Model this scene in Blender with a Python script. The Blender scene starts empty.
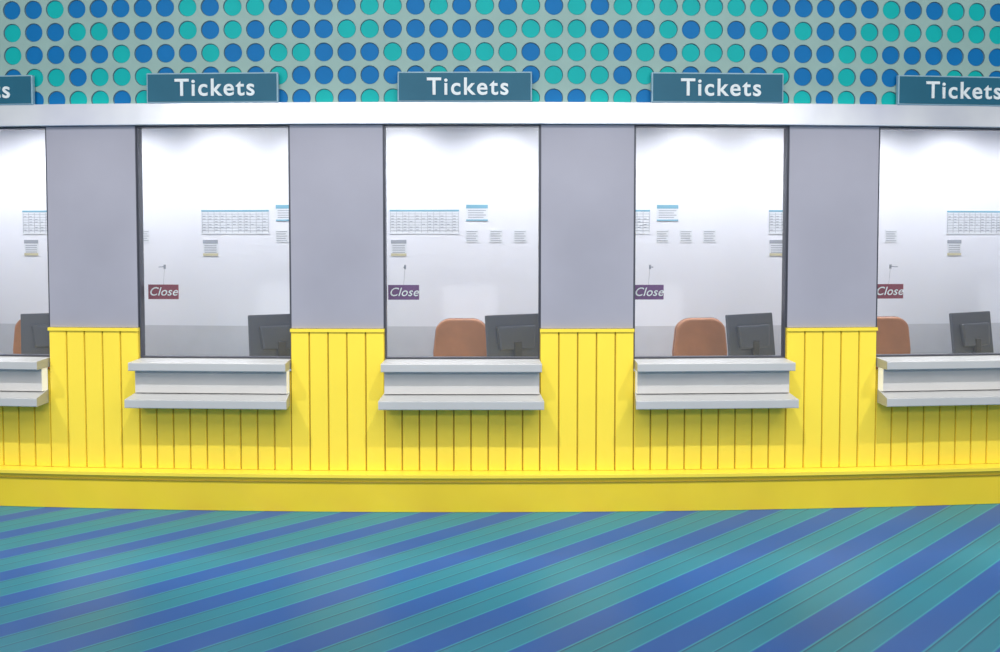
import bpy, math, random, bmesh
from mathutils import Vector
random.seed(11)
C = bpy.context.scene.collection
R0 = 31.0                 # glass line radius
CX, CY = -0.24, 6+R0      # centre of the gently convex facade
PT = 1.586/R0             # booth pitch (radians)
NB = [-3,-2,-1,0,1,2,3]
TH0, TH1 = -3.5*PT, 3.5*PT

def P(th, r, z): return Vector((CX+r*math.sin(th), CY-r*math.cos(th), z))
def lin(c):
    c=c/255.0
    return c/12.92 if c<=0.04045 else ((c+0.055)/1.055)**2.4
def col(r,g,b): return (lin(r),lin(g),lin(b),1)

def mat(name, c, rough=0.5, metal=0.0, noise=0.04, nscale=6.0, bump=0.0, emis=0.0, spec=0.5):
    m=bpy.data.materials.new(name); m.use_nodes=True
    nt=m.node_tree; b=nt.nodes['Principled BSDF']
    b.inputs['Roughness'].default_value=rough
    b.inputs['Metallic'].default_value=metal
    b.inputs['Specular IOR Level'].default_value=spec
    tc=nt.nodes.new('ShaderNodeTexCoord')
    n=nt.nodes.new('ShaderNodeTexNoise'); n.inputs['Scale'].default_value=nscale; n.inputs['Detail'].default_value=3
    nt.links.new(tc.outputs['Object'],n.inputs['Vector'])
    r=nt.nodes.new('ShaderNodeValToRGB')
    r.color_ramp.elements[0].position=0.3; r.color_ramp.elements[1].position=0.7
    r.color_ramp.elements[0].color=(c[0]*(1-noise),c[1]*(1-noise),c[2]*(1-noise),1)
    r.color_ramp.elements[1].color=(min(1,c[0]*(1+noise)),min(1,c[1]*(1+noise)),min(1,c[2]*(1+noise)),1)
    nt.links.new(n.outputs['Fac'],r.inputs['Fac'])
    nt.links.new(r.outputs['Color'],b.inputs['Base Color'])
    if bump>0:
        n2=nt.nodes.new('ShaderNodeTexNoise'); n2.inputs['Scale'].default_value=180
        nt.links.new(tc.outputs['Object'],n2.inputs['Vector'])
        bp=nt.nodes.new('ShaderNodeBump'); bp.inputs['Strength'].default_value=bump; bp.inputs['Distance'].default_value=0.002
        nt.links.new(n2.outputs['Fac'],bp.inputs['Height']); nt.links.new(bp.outputs['Normal'],b.inputs['Normal'])
    if emis>0:
        b.inputs['Emission Color'].default_value=c; b.inputs['Emission Strength'].default_value=emis
    return m

M={}
M['yellow']=mat('yellow_paint',col(250,221,72),0.28,noise=0.03,nscale=2)
M['yellow2']=mat('yellow_plinth_paint',col(236,204,50),0.16,noise=0.05,nscale=2)
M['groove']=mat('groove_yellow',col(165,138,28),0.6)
M['pillar']=mat('pillar_grey',col(157,156,168),0.5,noise=0.03,nscale=3,bump=0.05,spec=.3)
M['fascia']=mat('fascia_grey_green',col(158,188,180),0.5,noise=0.04,spec=.3)
M['teal']=mat('dot_teal',col(0,184,180),0.5,spec=.2)
M['blue']=mat('dot_blue',col(0,118,184),0.5,spec=.2)
M['rim']=mat('dot_rim',col(95,125,135),0.5)
M['metal']=mat('brushed_metal',col(240,241,255),0.22,metal=0.45,noise=0.12,nscale=2.2)  # near-white mottled base imitates bright, varied reflections on the band
M['frame']=mat('dark_frame',col(78,80,90),0.4,metal=0.3)
M['signplate']=mat('sign_slate_teal',col(36,104,128),0.45,spec=.3)
M['signborder']=mat('sign_border',col(150,185,200),0.35)
M['white']=mat('white_letters',col(245,250,250),0.5)
M['maroon']=mat('close_sign_maroon',col(140,44,66),0.4)
M['purple']=mat('close_sign_purple',col(108,58,124),0.4)
M['counter']=mat('counter_grey',col(184,184,184),0.35,noise=0.02,bump=0.03)
M['counterw']=mat('counter_end_glow',col(252,252,252),0.35,noise=0.01,emis=.25)  # white ends with slight emission, painting in their brightly lit look
M['counterbox']=mat('counter_box',col(206,203,200),0.35,noise=0.02)
M['inwall']=mat('booth_wall_paint',col(222,223,232),0.6,noise=0.01,nscale=1.5,spec=.2)
M['wains']=mat('booth_lower_wall',col(194,195,203),0.6,spec=.2)
M['deskm']=mat('desk_laminate',col(190,188,182),0.4)
M['leather']=mat('chair_brown_leather',col(172,112,72),0.42,noise=0.10,nscale=9,bump=0.2)
M['seam']=mat('chair_seam',col(110,68,48),0.5)
M['black']=mat('black_plastic',col(46,48,54),0.4)
M['monback']=mat('monitor_back_plastic',col(70,76,88),0.35)
M['screen']=mat('monitor_screen',col(12,14,18),0.1)
M['chrome']=mat('chrome',col(190,190,195),0.2,metal=0.9)
M['paper']=mat('paper',col(218,221,228),0.7,spec=.2)
M['pgrey']=mat('paper_print_grey',col(150,155,166),0.7)
M['pblue']=mat('paper_print_blue',col(110,165,188),0.7)
M['pyel']=mat('paper_print_ochre',col(190,182,150),0.7)
M['ceil']=mat('ceiling_white',col(235,235,238),0.7)
M['lamp']=mat('lamp_diffuser',(1,1,1,1),0.5,noise=0,emis=6)

def glass():
    m=bpy.data.materials.new('window_glass'); m.use_nodes=True
    nt=m.node_tree; nt.nodes.clear()
    o=nt.nodes.new('ShaderNodeOutputMaterial')
    t=nt.nodes.new('ShaderNodeBsdfTransparent'); t.inputs[0].default_value=(0.97,0.98,0.985,1)
    g=nt.nodes.new('ShaderNodeBsdfGlossy'); g.inputs['Roughness'].default_value=0.12
    f=nt.nodes.new('ShaderNodeFresnel'); f.inputs['IOR'].default_value=1.5
    mx=nt.nodes.new('ShaderNodeMixShader')
    nt.links.new(f.outputs[0],mx.inputs[0]); nt.links.new(t.outputs[0],mx.inputs[1]); nt.links.new(g.outputs[0],mx.inputs[2])
    d=nt.nodes.new('ShaderNodeBsdfDiffuse'); d.inputs[0].default_value=(.8,.82,.88,1)
    m2=nt.nodes.new('ShaderNodeMixShader'); m2.inputs[0].default_value=.05   # pale diffuse share imitates haze and reflection on the glass
    nt.links.new(mx.outputs[0],m2.inputs[1]); nt.links.new(d.outputs[0],m2.inputs[2])
    nt.links.new(m2.outputs[0],o.inputs[0]); return m
M['glass']=glass()

def floor_mat():
    m=bpy.data.materials.new('striped_floor'); m.use_nodes=True
    nt=m.node_tree; b=nt.nodes['Principled BSDF']; b.inputs['Roughness'].default_value=0.32; b.inputs['Specular IOR Level'].default_value=.22
    tc=nt.nodes.new('ShaderNodeTexCoord')
    d=nt.nodes.new('ShaderNodeVectorMath'); d.operation='DOT_PRODUCT'; d.inputs[1].default_value=(0.707,-0.707,0)
    nt.links.new(tc.outputs['Object'],d.inputs[0])
    def ramp(pitch,off,els):
        mu=nt.nodes.new('ShaderNodeMath'); mu.operation='MULTIPLY_ADD'; mu.inputs[1].default_value=1/pitch; mu.inputs[2].default_value=off
        nt.links.new(d.outputs['Value'],mu.inputs[0])
        fr=nt.nodes.new('ShaderNodeMath'); fr.operation='FRACT'; nt.links.new(mu.outputs[0],fr.inputs[0])
        r=nt.nodes.new('ShaderNodeValToRGB'); cr=r.color_ramp; cr.interpolation='LINEAR'
        while len(cr.elements)>1: cr.elements.remove(cr.elements[0])
        cr.elements[0].position=els[0][0]; cr.elements[0].color=els[0][1]
        for p,c in els[1:]:
            e=cr.elements.new(p); e.color=c
        nt.links.new(fr.outputs[0],r.inputs['Fac']); return r
    T=col(0,136,162); B=col(0,92,176); L=col(50,168,185); D=col(0,80,118)
    r=ramp(0.36,0.1,[(0,D),(0.03,T),(0.24,T),(0.255,L),(0.27,D),(0.30,T),(0.54,T),(0.555,L),(0.58,B),(0.96,B),(0.985,L),(1.0,D)])
    n=nt.nodes.new('ShaderNodeTexNoise'); n.inputs['Scale'].default_value=1.2; nt.links.new(tc.outputs['Object'],n.inputs['Vector'])
    mx=nt.nodes.new('ShaderNodeMix'); mx.data_type='RGBA'; mx.blend_type='MULTIPLY'; mx.inputs[0].default_value=0.2
    nt.links.new(r.outputs['Color'],mx.inputs[6]); nt.links.new(n.outputs['Fac'],mx.inputs[7])
    nt.links.new(mx.outputs[2],b.inputs['Base Color']); return m
M['floor']=floor_mat()

class MB:
    def __init__(s): s.v=[];s.f=[];s.m=[];s.mats=[]
    def mi(s,k):
        if k not in s.mats: s.mats.append(k)
        return s.mats.index(k)
    def add(s,vs,fs,k):
        o=len(s.v); s.v+= [tuple(v) for v in vs]; i=s.mi(k)
        for f in fs: s.f.append(tuple(o+a for a in f)); s.m.append(i)
    def box(s,x0,x1,y0,y1,z0,z1,k):
        vs=[(x0,y0,z0),(x1,y0,z0),(x1,y1,z0),(x0,y1,z0),(x0,y0,z1),(x1,y0,z1),(x1,y1,z1),(x0,y1,z1)]
        s.add(vs,[(3,2,1,0),(4,5,6,7),(0,1,5,4),(1,2,6,5),(2,3,7,6),(3,0,4,7)],k)
    def arc(s,t0,t1,r0,r1,z0,z1,k,n=8):
        vs=[]
        for i in range(n+1):
            t=t0+(t1-t0)*i/n
            vs+= [P(t,r1,z0),P(t,r1,z1),P(t,r0,z1),P(t,r0,z0)]
        fs=[]
        for i in range(n):
            a=4*i;b=a+4
            fs+= [(a,b,b+1,a+1),(a+1,b+1,b+2,a+2),(a+2,b+2,b+3,a+3),(a+3,b+3,b,a)]
        fs+= [(0,1,2,3),(4*n+3,4*n+2,4*n+1,4*n)]
        s.add(vs,fs,k)
    def prism(s,pts,y0,y1,k):
        n=len(pts); vs=[(x,y0,z) for x,z in pts]+[(x,y1,z) for x,z in pts]
        fs=[tuple(range(n)),tuple(range(2*n-1,n-1,-1))]+[(i,i+n,(i+1)%n+n,(i+1)%n) for i in range(n)]
        s.add(vs,fs,k)
    def cyl(s,p0,p1,ra,k,n=16,rb=None):
        rb=ra if rb is None else rb
        p0=Vector(p0);p1=Vector(p1);d=(p1-p0).normalized()
        u=d.orthogonal().normalized();w=d.cross(u)
        vs=[p0+(u*math.cos(2*math.pi*i/n)+w*math.sin(2*math.pi*i/n))*ra for i in range(n)]
        vs+=[p1+(u*math.cos(2*math.pi*i/n)+w*math.sin(2*math.pi*i/n))*rb for i in range(n)]
        s.add(vs,[tuple(range(n-1,-1,-1)),tuple(range(n,2*n))]+[(i,(i+1)%n,(i+1)%n+n,i+n) for i in range(n)],k)
    def obj(s,name,loc=(0,0,0),rz=0,parent=None,bevel=0,rx=0,seg=2):
        me=bpy.data.meshes.new(name); me.from_pydata(s.v,[],s.f)
        for k in s.mats: me.materials.append(M[k])
        for p,i in zip(me.polygons,s.m): p.material_index=i
        bm=bmesh.new(); bm.from_mesh(me); bmesh.ops.recalc_face_normals(bm,faces=bm.faces); bm.to_mesh(me); bm.free()
        o=bpy.data.objects.new(name,me); C.objects.link(o); o.location=loc; o.rotation_euler=(rx,0,rz)
        if parent: o.parent=parent
        if bevel:
            b=o.modifiers.new('bevel','BEVEL'); b.width=bevel; b.segments=seg; b.limit_method='ANGLE'; b.angle_limit=0.6
        return o
def empty(name,loc,rz=0):
    e=bpy.data.objects.new(name,None); C.objects.link(e); e.location=loc; e.rotation_euler=(0,0,rz); e.empty_display_size=0.1; return e
def text(name,s,size,loc,parent,m,shear=0,off=0,sp=1.0,ext=0.003):
    cu=bpy.data.curves.new(name,'FONT'); cu.body=s; cu.size=size; cu.align_x='CENTER'; cu.align_y='CENTER'
    cu.extrude=ext; cu.shear=shear; cu.offset=off; cu.space_character=sp; cu.materials.append(M[m])
    o=bpy.data.objects.new(name,cu); C.objects.link(o); o.location=loc; o.rotation_euler=(math.pi/2,0,0); o.parent=parent
    return o

# ---------- floor ----------
b=MB(); b.box(-12,12,-6,12,-0.1,0,'floor'); b.obj('floor')

# ---------- dotted fascia wall ----------
b=MB()
ZB=2.585; cell=0.1435; rad=0.059; nrow=9; ncol=int((TH1-TH0)*R0/cell); dth=(TH1-TH0)/ncol
rw=R0+0.04
for i in range(ncol):
    for j in range(nrow):
        tc=TH0+(i+0.5)*dth; zc=ZB-0.045+(j+0.5)*cell
        N=24; sq=[];ci=[];ci2=[]
        for a in range(N):
            an=2*math.pi*(a+0.5)/N; c,s_=math.cos(an),math.sin(an)
            mx=max(abs(c),abs(s_)); u,v=c/mx,s_/mx
            sq.append((u*cell/2,v*cell/2)); ci.append((c*rad,s_*rad)); ci2.append((c*(rad-.004),s_*(rad-.004)))
        def Q(u,v,r): return P(tc+u/cell*dth, r, max(zc+v,ZB))
        vs=[Q(u,v,rw) for u,v in sq]+[Q(u,v,rw) for u,v in ci]+[Q(u,v,rw-.009) for u,v in ci2]
        cs=[Q(u,v,rw) for u,v in ((cell/2,cell/2),(-cell/2,cell/2),(-cell/2,-cell/2),(cell/2,-cell/2))]
        b.add(vs[:2*N],[(a,(a+1)%N,(a+1)%N+N,a+N) for a in range(N)],'fascia')
        for q,a in enumerate((2,8,14,20)):
            b.add([vs[a],cs[q],vs[(a+1)%N]],[(0,1,2)],'fascia')
        k='teal' if random.random()<0.55 else 'blue'
        b.add(vs[N:3*N],[(a,(a+1)%N,(a+1)%N+N,a+N) for a in range(N)],'rim')
        b.add(vs[2*N:],[tuple(range(N))],k)
b.arc(TH0,TH1,R0-0.05,R0+0.02,ZB,ZB-0.045+nrow*cell,'fascia',40)
b.obj('wall_front')

# ---------- metal header band ----------
b=MB()
b.arc(TH0,TH1,R0-0.05,R0+0.07,2.447,2.583,'metal',60)
b.obj('trim_1',bevel=0.004)

# ---------- pillars ----------
HW=0.4935/R0
for i in range(-4,4):
    a=max(TH0,i*PT+HW); c=min(TH1,(i+1)*PT-HW)
    b=MB(); e=0.006/R0
    b.arc(a+e,c-e,R0-0.05,R0+0.035,1.157,2.445,'pillar',6)
    b.arc(a,a+e,R0-0.05,R0+0.03,1.157,2.445,'frame',1); b.arc(c-e,c,R0-0.05,R0+0.03,1.157,2.445,'frame',1)
    b.obj('grey_pillar')

# ---------- yellow beadboard ----------
def beads(b,t0,t1,z0,z1,rf):
    bw=0.1106/R0; g=0.0032/R0
    n=max(1,round((t1-t0)/bw)); w=(t1-t0)/n
    prof=[]
    for q in range(n):
        s0=t0+q*w
        prof+= [(s0,rf-.010),(s0+g,rf-.010),(s0+g*1.8,rf),(s0+w-g*1.8,rf),(s0+w-g,rf-.010)]
    prof.append((t1,rf-.010))
    vs=[]
    for t,r in prof: vs+=[P(t,r,z0),P(t,r,z1)]
    for q in range(len(prof)-1):
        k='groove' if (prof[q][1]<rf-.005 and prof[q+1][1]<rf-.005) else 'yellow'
        b.add([vs[2*q],vs[2*q+2],vs[2*q+3],vs[2*q+1]],[(0,1,2,3)],k)
    b.arc(t0,t1,rf-.05,rf-.011,z0,z1,'yellow',4)
for i in range(-4,4):
    a=max(TH0,i*PT+HW); c=min(TH1,(i+1)*PT-HW)
    b=MB(); beads(b,a,c,0.247,1.135,R0+0.045)
    b.arc(a,c,R0-0.005,R0+0.055,1.135,1.155,'yellow',4)
    b.obj('yellow_beadboard_panel')
for i in NB:
    b=MB(); beads(b,i*PT-HW,i*PT+HW,0.247,0.878,R0+0.04); b.obj('yellow_beadboard_panel')

# ---------- plinth ----------
b=MB()
b.arc(TH0,TH1,R0-.04,R0+0.12,0.0,0.220,'yellow2',60)
b.arc(TH0,TH1,R0-.04,R0+0.142,0.220,0.245,'yellow',60)
b.arc(TH0,TH1,R0+.11,R0+0.128,0.188,0.194,'groove',60)
b.obj('baseboard_front',bevel=0.004)

# ---------- windows, counters, signs ----------
wn=0
for i in NB:
    th=i*PT; wn+=1
    o=P(th,R0,0)
    w=empty('window_%d'%wn,o,th)
    f=MB(); hw=.4925
    for sx in (-1,1):
        x0=sx*hw; x1=sx*(hw-.007)
        f.box(min(x0,x1),max(x0,x1),-.02,.04,.963,2.445,'frame')
    f.box(-hw,hw,-.02,.04,2.435,2.445,'frame'); f.box(-hw,hw,-.01,.04,.963,.970,'frame')
    f.obj('frame',parent=w)
    g=MB(); g.add([(-hw+.007,0.01,.970),(hw-.007,0.01,.970),(hw-.007,0.01,2.435),(-hw+.007,0.01,2.435)],[(0,1,2,3)],'glass'); g.obj('glass_pane',parent=w)

    c=empty('ticket_counter',o,th)
    def slab(nm,wb,wf,yf,z0,z1b,z1f,k,yb=-.045,ends=None,bv=.005):
        m_=MB()
        vs=[(-wb,yb,z0),(wb,yb,z0),(wf,yf,z0),(-wf,yf,z0),(-wb,yb,z1b),(wb,yb,z1b),(wf,yf,z1f),(-wf,yf,z1f)]
        m_.add(vs,[(0,1,2,3),(7,6,5,4),(3,2,6,7),(0,4,5,1)],k)
        m_.add(vs,[(1,5,6,2),(0,3,7,4)],ends or k)
        m_.obj(nm,parent=c,bevel=bv)
    slab('top_shelf',.487,.500,-.185,.898,.961,.950,'counter',yb=.03)
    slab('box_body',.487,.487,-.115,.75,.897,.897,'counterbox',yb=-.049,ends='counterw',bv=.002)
    slab('lower_shelf',.49,.513,-.215,.668,.755,.722,'counter',yb=-.049)

    s=empty('tickets_sign',P(th+.02/R0,R0+.045,2.675),th)
    q=MB(); q.box(-.420,.420,-.03,0,-.094,.094,'signborder'); q.obj('border_frame',parent=s,bevel=.004)
    q=MB(); q.box(-.411,.411,-.034,-.01,-.085,.085,'signplate'); q.obj('plate',parent=s)
    text('lettering','Tickets',.150,(.02,-.037,-.004),s,'white',off=.0022,sp=1.16)

    dx=.385 if i<1 else .375 if i==1 else .345
    s=empty('close_sign',P(th-dx/(R0-.1),R0-.10,1.38),th)
    q=MB(); q.box(-.100,.100,-.004,.004,-.048,.048,'purple' if i in (0,1) else 'maroon'); q.obj('plate',parent=s)
    text('lettering','Close',.078,(0,-.007,0),s,'white',shear=.3,off=.0005,ext=.001,sp=1.05)
    q=MB(); q.cyl((-.0,0,.048),(0.01,0,.165),.001,'pgrey',6)
    q.cyl((0.01,-.09,.165),(0.01,.003,.165),.003,'pgrey',10); q.box(.004,.016,-.004,.004,.15,.178,'pgrey')
    q.obj('cord_and_hook',parent=s)

# ---------- booth interior ----------
RB=R0-1.6
b=MB(); b.arc(TH0,TH1,RB-.08,RB,1.02,2.8,'inwall',60); b.arc(TH0,TH1,RB-.08,RB,0,1.02,'wains',60); b.obj('wall_back')
b=MB(); b.arc(TH0,TH1,RB-.1,R0-.05,2.8,2.86,'ceil',60); b.obj('ceiling')
b=MB(); b.arc(TH0-.004,TH0-.0006,RB-.1,R0-.1,0,2.8,'inwall',1); b.obj('wall_left')
b=MB(); b.arc(TH1+.0006,TH1+.004,RB-.1,R0-.1,0,2.8,'inwall',1); b.obj('wall_right')
b=MB(); b.arc(TH0+.002,TH1-.002,R0-.72,R0-.14,.70,.73,'deskm',60)
for i in range(-3,5):
    t=(i-.5)*PT; t=min(max(t,TH0+.01),TH1-.01)
    b.arc(t-.0008,t+.0008,R0-.68,R0-.16,0,.70,'deskm',1)
b.obj('ticket_desk',bevel=.003)

def paper(m_,x,z,w,h,kind):
    m_.box(x-w/2,x+w/2,-.003,0,z-h/2,z+h/2,'paper')
    y=-.0045
    def ln(x0,x1,z0,z1,k): m_.box(x0,x1,y,-.003,z0,z1,k)
    L,Rr,T,Bm=x-w/2,x+w/2,z+h/2,z-h/2
    if kind=='table':
        ln(L,Rr,T-.014,T,'pblue')
        for r in range(7):
            zz=T-.035-r*(h-.05)/6.5; ln(L+.005,Rr-.005,zz,zz+.003,'pgrey')
        for r in range(12):
            xx=L+.005+r*(w-.012)/11; ln(xx,xx+.0024,Bm+.01,T-.02,'pgrey')
        for r in range(6):
            for c in range(11):
                if random.random()<.7:
                    zz=T-.053-r*(h-.05)/6.5; xx=L+.013+c*(w-.012)/11
                    ln(xx,xx+.022,zz,zz+.005,'pgrey')
    elif kind=='head':
        ln(L,Rr,T-.03,T,'pblue'); ln(L,Rr,Bm,Bm+.012,'pblue')
        for r in range(4): ln(L+.015,Rr-.015-.02*(r%2),T-.05-r*.018,T-.044-r*.018,'pgrey')
    elif kind=='och':
        ln(L,Rr,T-.03,T,'pgrey'); ln(L,Rr,Bm,Bm+.02,'pyel')
        for r in range(4): ln(L+.012,Rr-.012,T-.05-r*.018,T-.044-r*.018,'pgrey')
    else:
        for r in range(5): ln(L+.008,Rr-.008-.012*(r%2),T-.02-r*.018,T-.015-r*.018,'pgrey')
K=7.6/942
for i in range(-3,4):
    t=i*PT*1.025-.369/RB
    if abs(t)>3.25*PT: continue
    def zz(y): return 1.72-K*(y-240)
    def pp(nm,dx,y,w,h,k):
        m_=MB(); paper(m_,0,0,w,h,k); m_.obj(nm,P(t+dx/RB,RB,zz(y)),t+dx/RB)
    pp('wall_timetable',0,222,.56,.195,'table')
    pp('wall_notice',.424,213,.175,.13,'head')
    pp('wall_notice',-.208,248,.125,.13,'och')
    for dx in (.383,.577,.77): pp('wall_notice',dx,236,.105,.105,'x')

# booth ceiling downlights (two wide lamps per booth) close to the rear wall
for i in NB:
    for dx in (-.52,.24):
        t=i*PT+dx/RB
        if abs(t)>3.4*PT: continue
        e=empty('ceiling_downlight',P(t,RB+.40,2.76),t)
        m_=MB(); m_.cyl((0,0,0),(0,0,.04),.10,'chrome',24); m_.cyl((0,0,-.004),(0,0,0),.085,'lamp',24)
        m_.obj('housing',parent=e)
        l=bpy.data.lights.new('booth_spot','SPOT'); l.energy=60; l.spot_size=math.radians(165); l.spot_blend=1; l.shadow_soft_size=.09; l.color=(.97,.98,1)
        o=bpy.data.objects.new('booth_spot',l); C.objects.link(o); o.location=P(t,RB+.40,2.74)

def monitor(th,yaw,r):
    e=empty('computer_monitor',P(th,r,.731),th+yaw)
    m_=MB(); w=.215
    m_.box(-w,w,-.012,.012,-.15,.15,'monback')
    m_.obj('panel_shell',loc=(0,0,.33),parent=e,bevel=.006,rx=math.radians(-7))
    m_=MB(); m_.prism([(-.13,-.09),(.13,-.09),(.15,.07),(-.15,.07)],-.045,-.01,'monback'); m_.obj('rear_housing',loc=(0,0,.33),parent=e,bevel=.012,rx=math.radians(-7))
    m_=MB(); m_.box(-w+.012,w-.012,.0115,.014,-.135,.137,'screen'); m_.obj('screen',loc=(0,0,.33),parent=e,rx=math.radians(-7))
    m_=MB(); m_.box(-.03,.03,-.06,-.035,.01,.30,'black'); m_.obj('stand_neck',parent=e,bevel=.006)
    m_=MB(); m_.box(-.11,.11,-.11,.07,0,.014,'black'); m_.obj('stand_base',parent=e,bevel=.005)
for th,yw in ((.0111,26),(.0645,27),(.1170,22),(-.0415,30),(-.0938,30)): monitor(th,math.radians(yw),R0-.42)

def chair(th,yaw):
    e=empty('office_chair',P(th,R0-.86,0),th+yaw)
    pts=[];zb,zt=.56,1.15
    pts+=[(-.16,zb),(.16,zb),(.195,.70),(.207,.90)]
    for a in range(0,9):
        an=math.pi/2*a/8; pts.append((.085+.105*math.cos(an),zt-.10+.085*math.sin(an)))
    for a in range(0,9):
        an=math.pi/2+math.pi/2*a/8; pts.append((-.085+.105*math.cos(an),zt-.10+.085*math.sin(an)))
    pts+=[(-.207,.90),(-.195,.70)]
    pts=[(x,z+.015*(1-(x/.2)**2) if z>1.0 else z) for x,z in pts]
    m_=MB(); m_.prism(pts,-.03,.045,'leather'); m_.obj('backrest',parent=e,bevel=.022,seg=4)
    m_=MB()
    for z in (.72,.84): m_.box(-.185,.185,.044,.05,z,z+.006,'seam')
    m_.obj('backrest_seams',parent=e)
    m_=MB()
    for p,q in zip(pts,pts[1:]):
        if p[1]>.6 and q[1]>.6: m_.cyl((p[0]*.985,.012,p[1]-.003),(q[0]*.985,.012,q[1]-.003),.006,'seam',8)
    m_.obj('piping',parent=e)
    m_=MB(); m_.box(-.23,.23,-.45,-.031,.43,.52,'leather'); m_.obj('seat',parent=e,bevel=.03,seg=4)
    m_=MB(); m_.box(-.03,.03,.046,.066,.40,.75,'black'); m_.box(-.03,.03,-.2,.066,.40,.429,'black'); m_.obj('back_bracket',parent=e,bevel=.006)
    m_=MB(); m_.cyl((0,-.2,.10),(0,-.2,.41),.025,'chrome',16); m_.obj('gas_column',parent=e)
    for k in range(5):
        a=2*math.pi*k/5+.3; x,y=.26*math.cos(a),-.2+.26*math.sin(a)
        m_=MB(); m_.cyl((0,-.2,.10),(x,y,.075),.024,'black',10,rb=.015)
        m_.cyl((x-.018,y,.028),(x+.018,y,.028),.028,'black',14)
        m_.cyl((x,y,.04),(x,y,.08),.008,'chrome',8); m_.obj('base_leg_%d'%(k+1),parent=e)
    for sx in (-1,1):
        m_=MB(); m_.box(sx*.25-.02,sx*.25+.02,-.35,-.05,.66,.69,'black'); m_.box(sx*.25-.012,sx*.25+.012,-.22,-.18,.45,.67,'black'); m_.obj('armrest_%s'%('l' if sx<0 else 'r'),parent=e,bevel=.006)
chair(-.0013,math.pi); chair(.0567,math.pi+.12); chair(.1031,math.pi); chair(-.1063,math.pi)

# ---------- hall lights ----------
for i in (-2.5,-1.5,-.5,.5,1.5,2.5):
    t=i*PT
    l=bpy.data.lights.new('hall_spot','SPOT'); l.energy=225; l.spot_size=math.radians(60); l.spot_blend=.7; l.shadow_soft_size=.04; l.color=(1,1,.98)
    o=bpy.data.objects.new('hall_spot',l); C.objects.link(o); o.location=P(t,R0+2.3,3.9)
    d=P(t,R0,.40)-o.location; o.rotation_euler=d.to_track_quat('-Z','Y').to_euler()
l=bpy.data.lights.new('hall_area','AREA'); l.energy=145; l.shape='RECTANGLE'; l.size=9; l.size_y=2
o=bpy.data.objects.new('hall_area',l); C.objects.link(o); o.location=(0,1.6,4.7); o.rotation_euler=(math.radians(55),0,0)
for x in (-4.8,-1.9,1.2,4.2):  # added area lights: highlights on the metal band, low frontal fill
    l=bpy.data.lights.new('added_front_fill','AREA'); l.energy=42; l.shape='RECTANGLE'; l.size=1.5; l.size_y=.7
    o=bpy.data.objects.new('added_front_fill',l); C.objects.link(o); o.location=(x,-2,3.65); o.rotation_euler=(math.radians(75),0,0)

w=bpy.data.worlds.new('World'); bpy.context.scene.world=w; w.use_nodes=True
w.node_tree.nodes['Background'].inputs[0].default_value=(.94,.97,1,1); w.node_tree.nodes['Background'].inputs[1].default_value=.40

cam=bpy.data.cameras.new('camera'); co=bpy.data.objects.new('camera',cam); C.objects.link(co)
co.location=(0,0,1.72); co.rotation_euler=(math.radians(90-2.5),0,0)
cam.sensor_width=36; cam.lens=36*.942; cam.shift_y=-.045
bpy.context.scene.camera=co
bpy.context.scene.view_settings.view_transform='Standard'
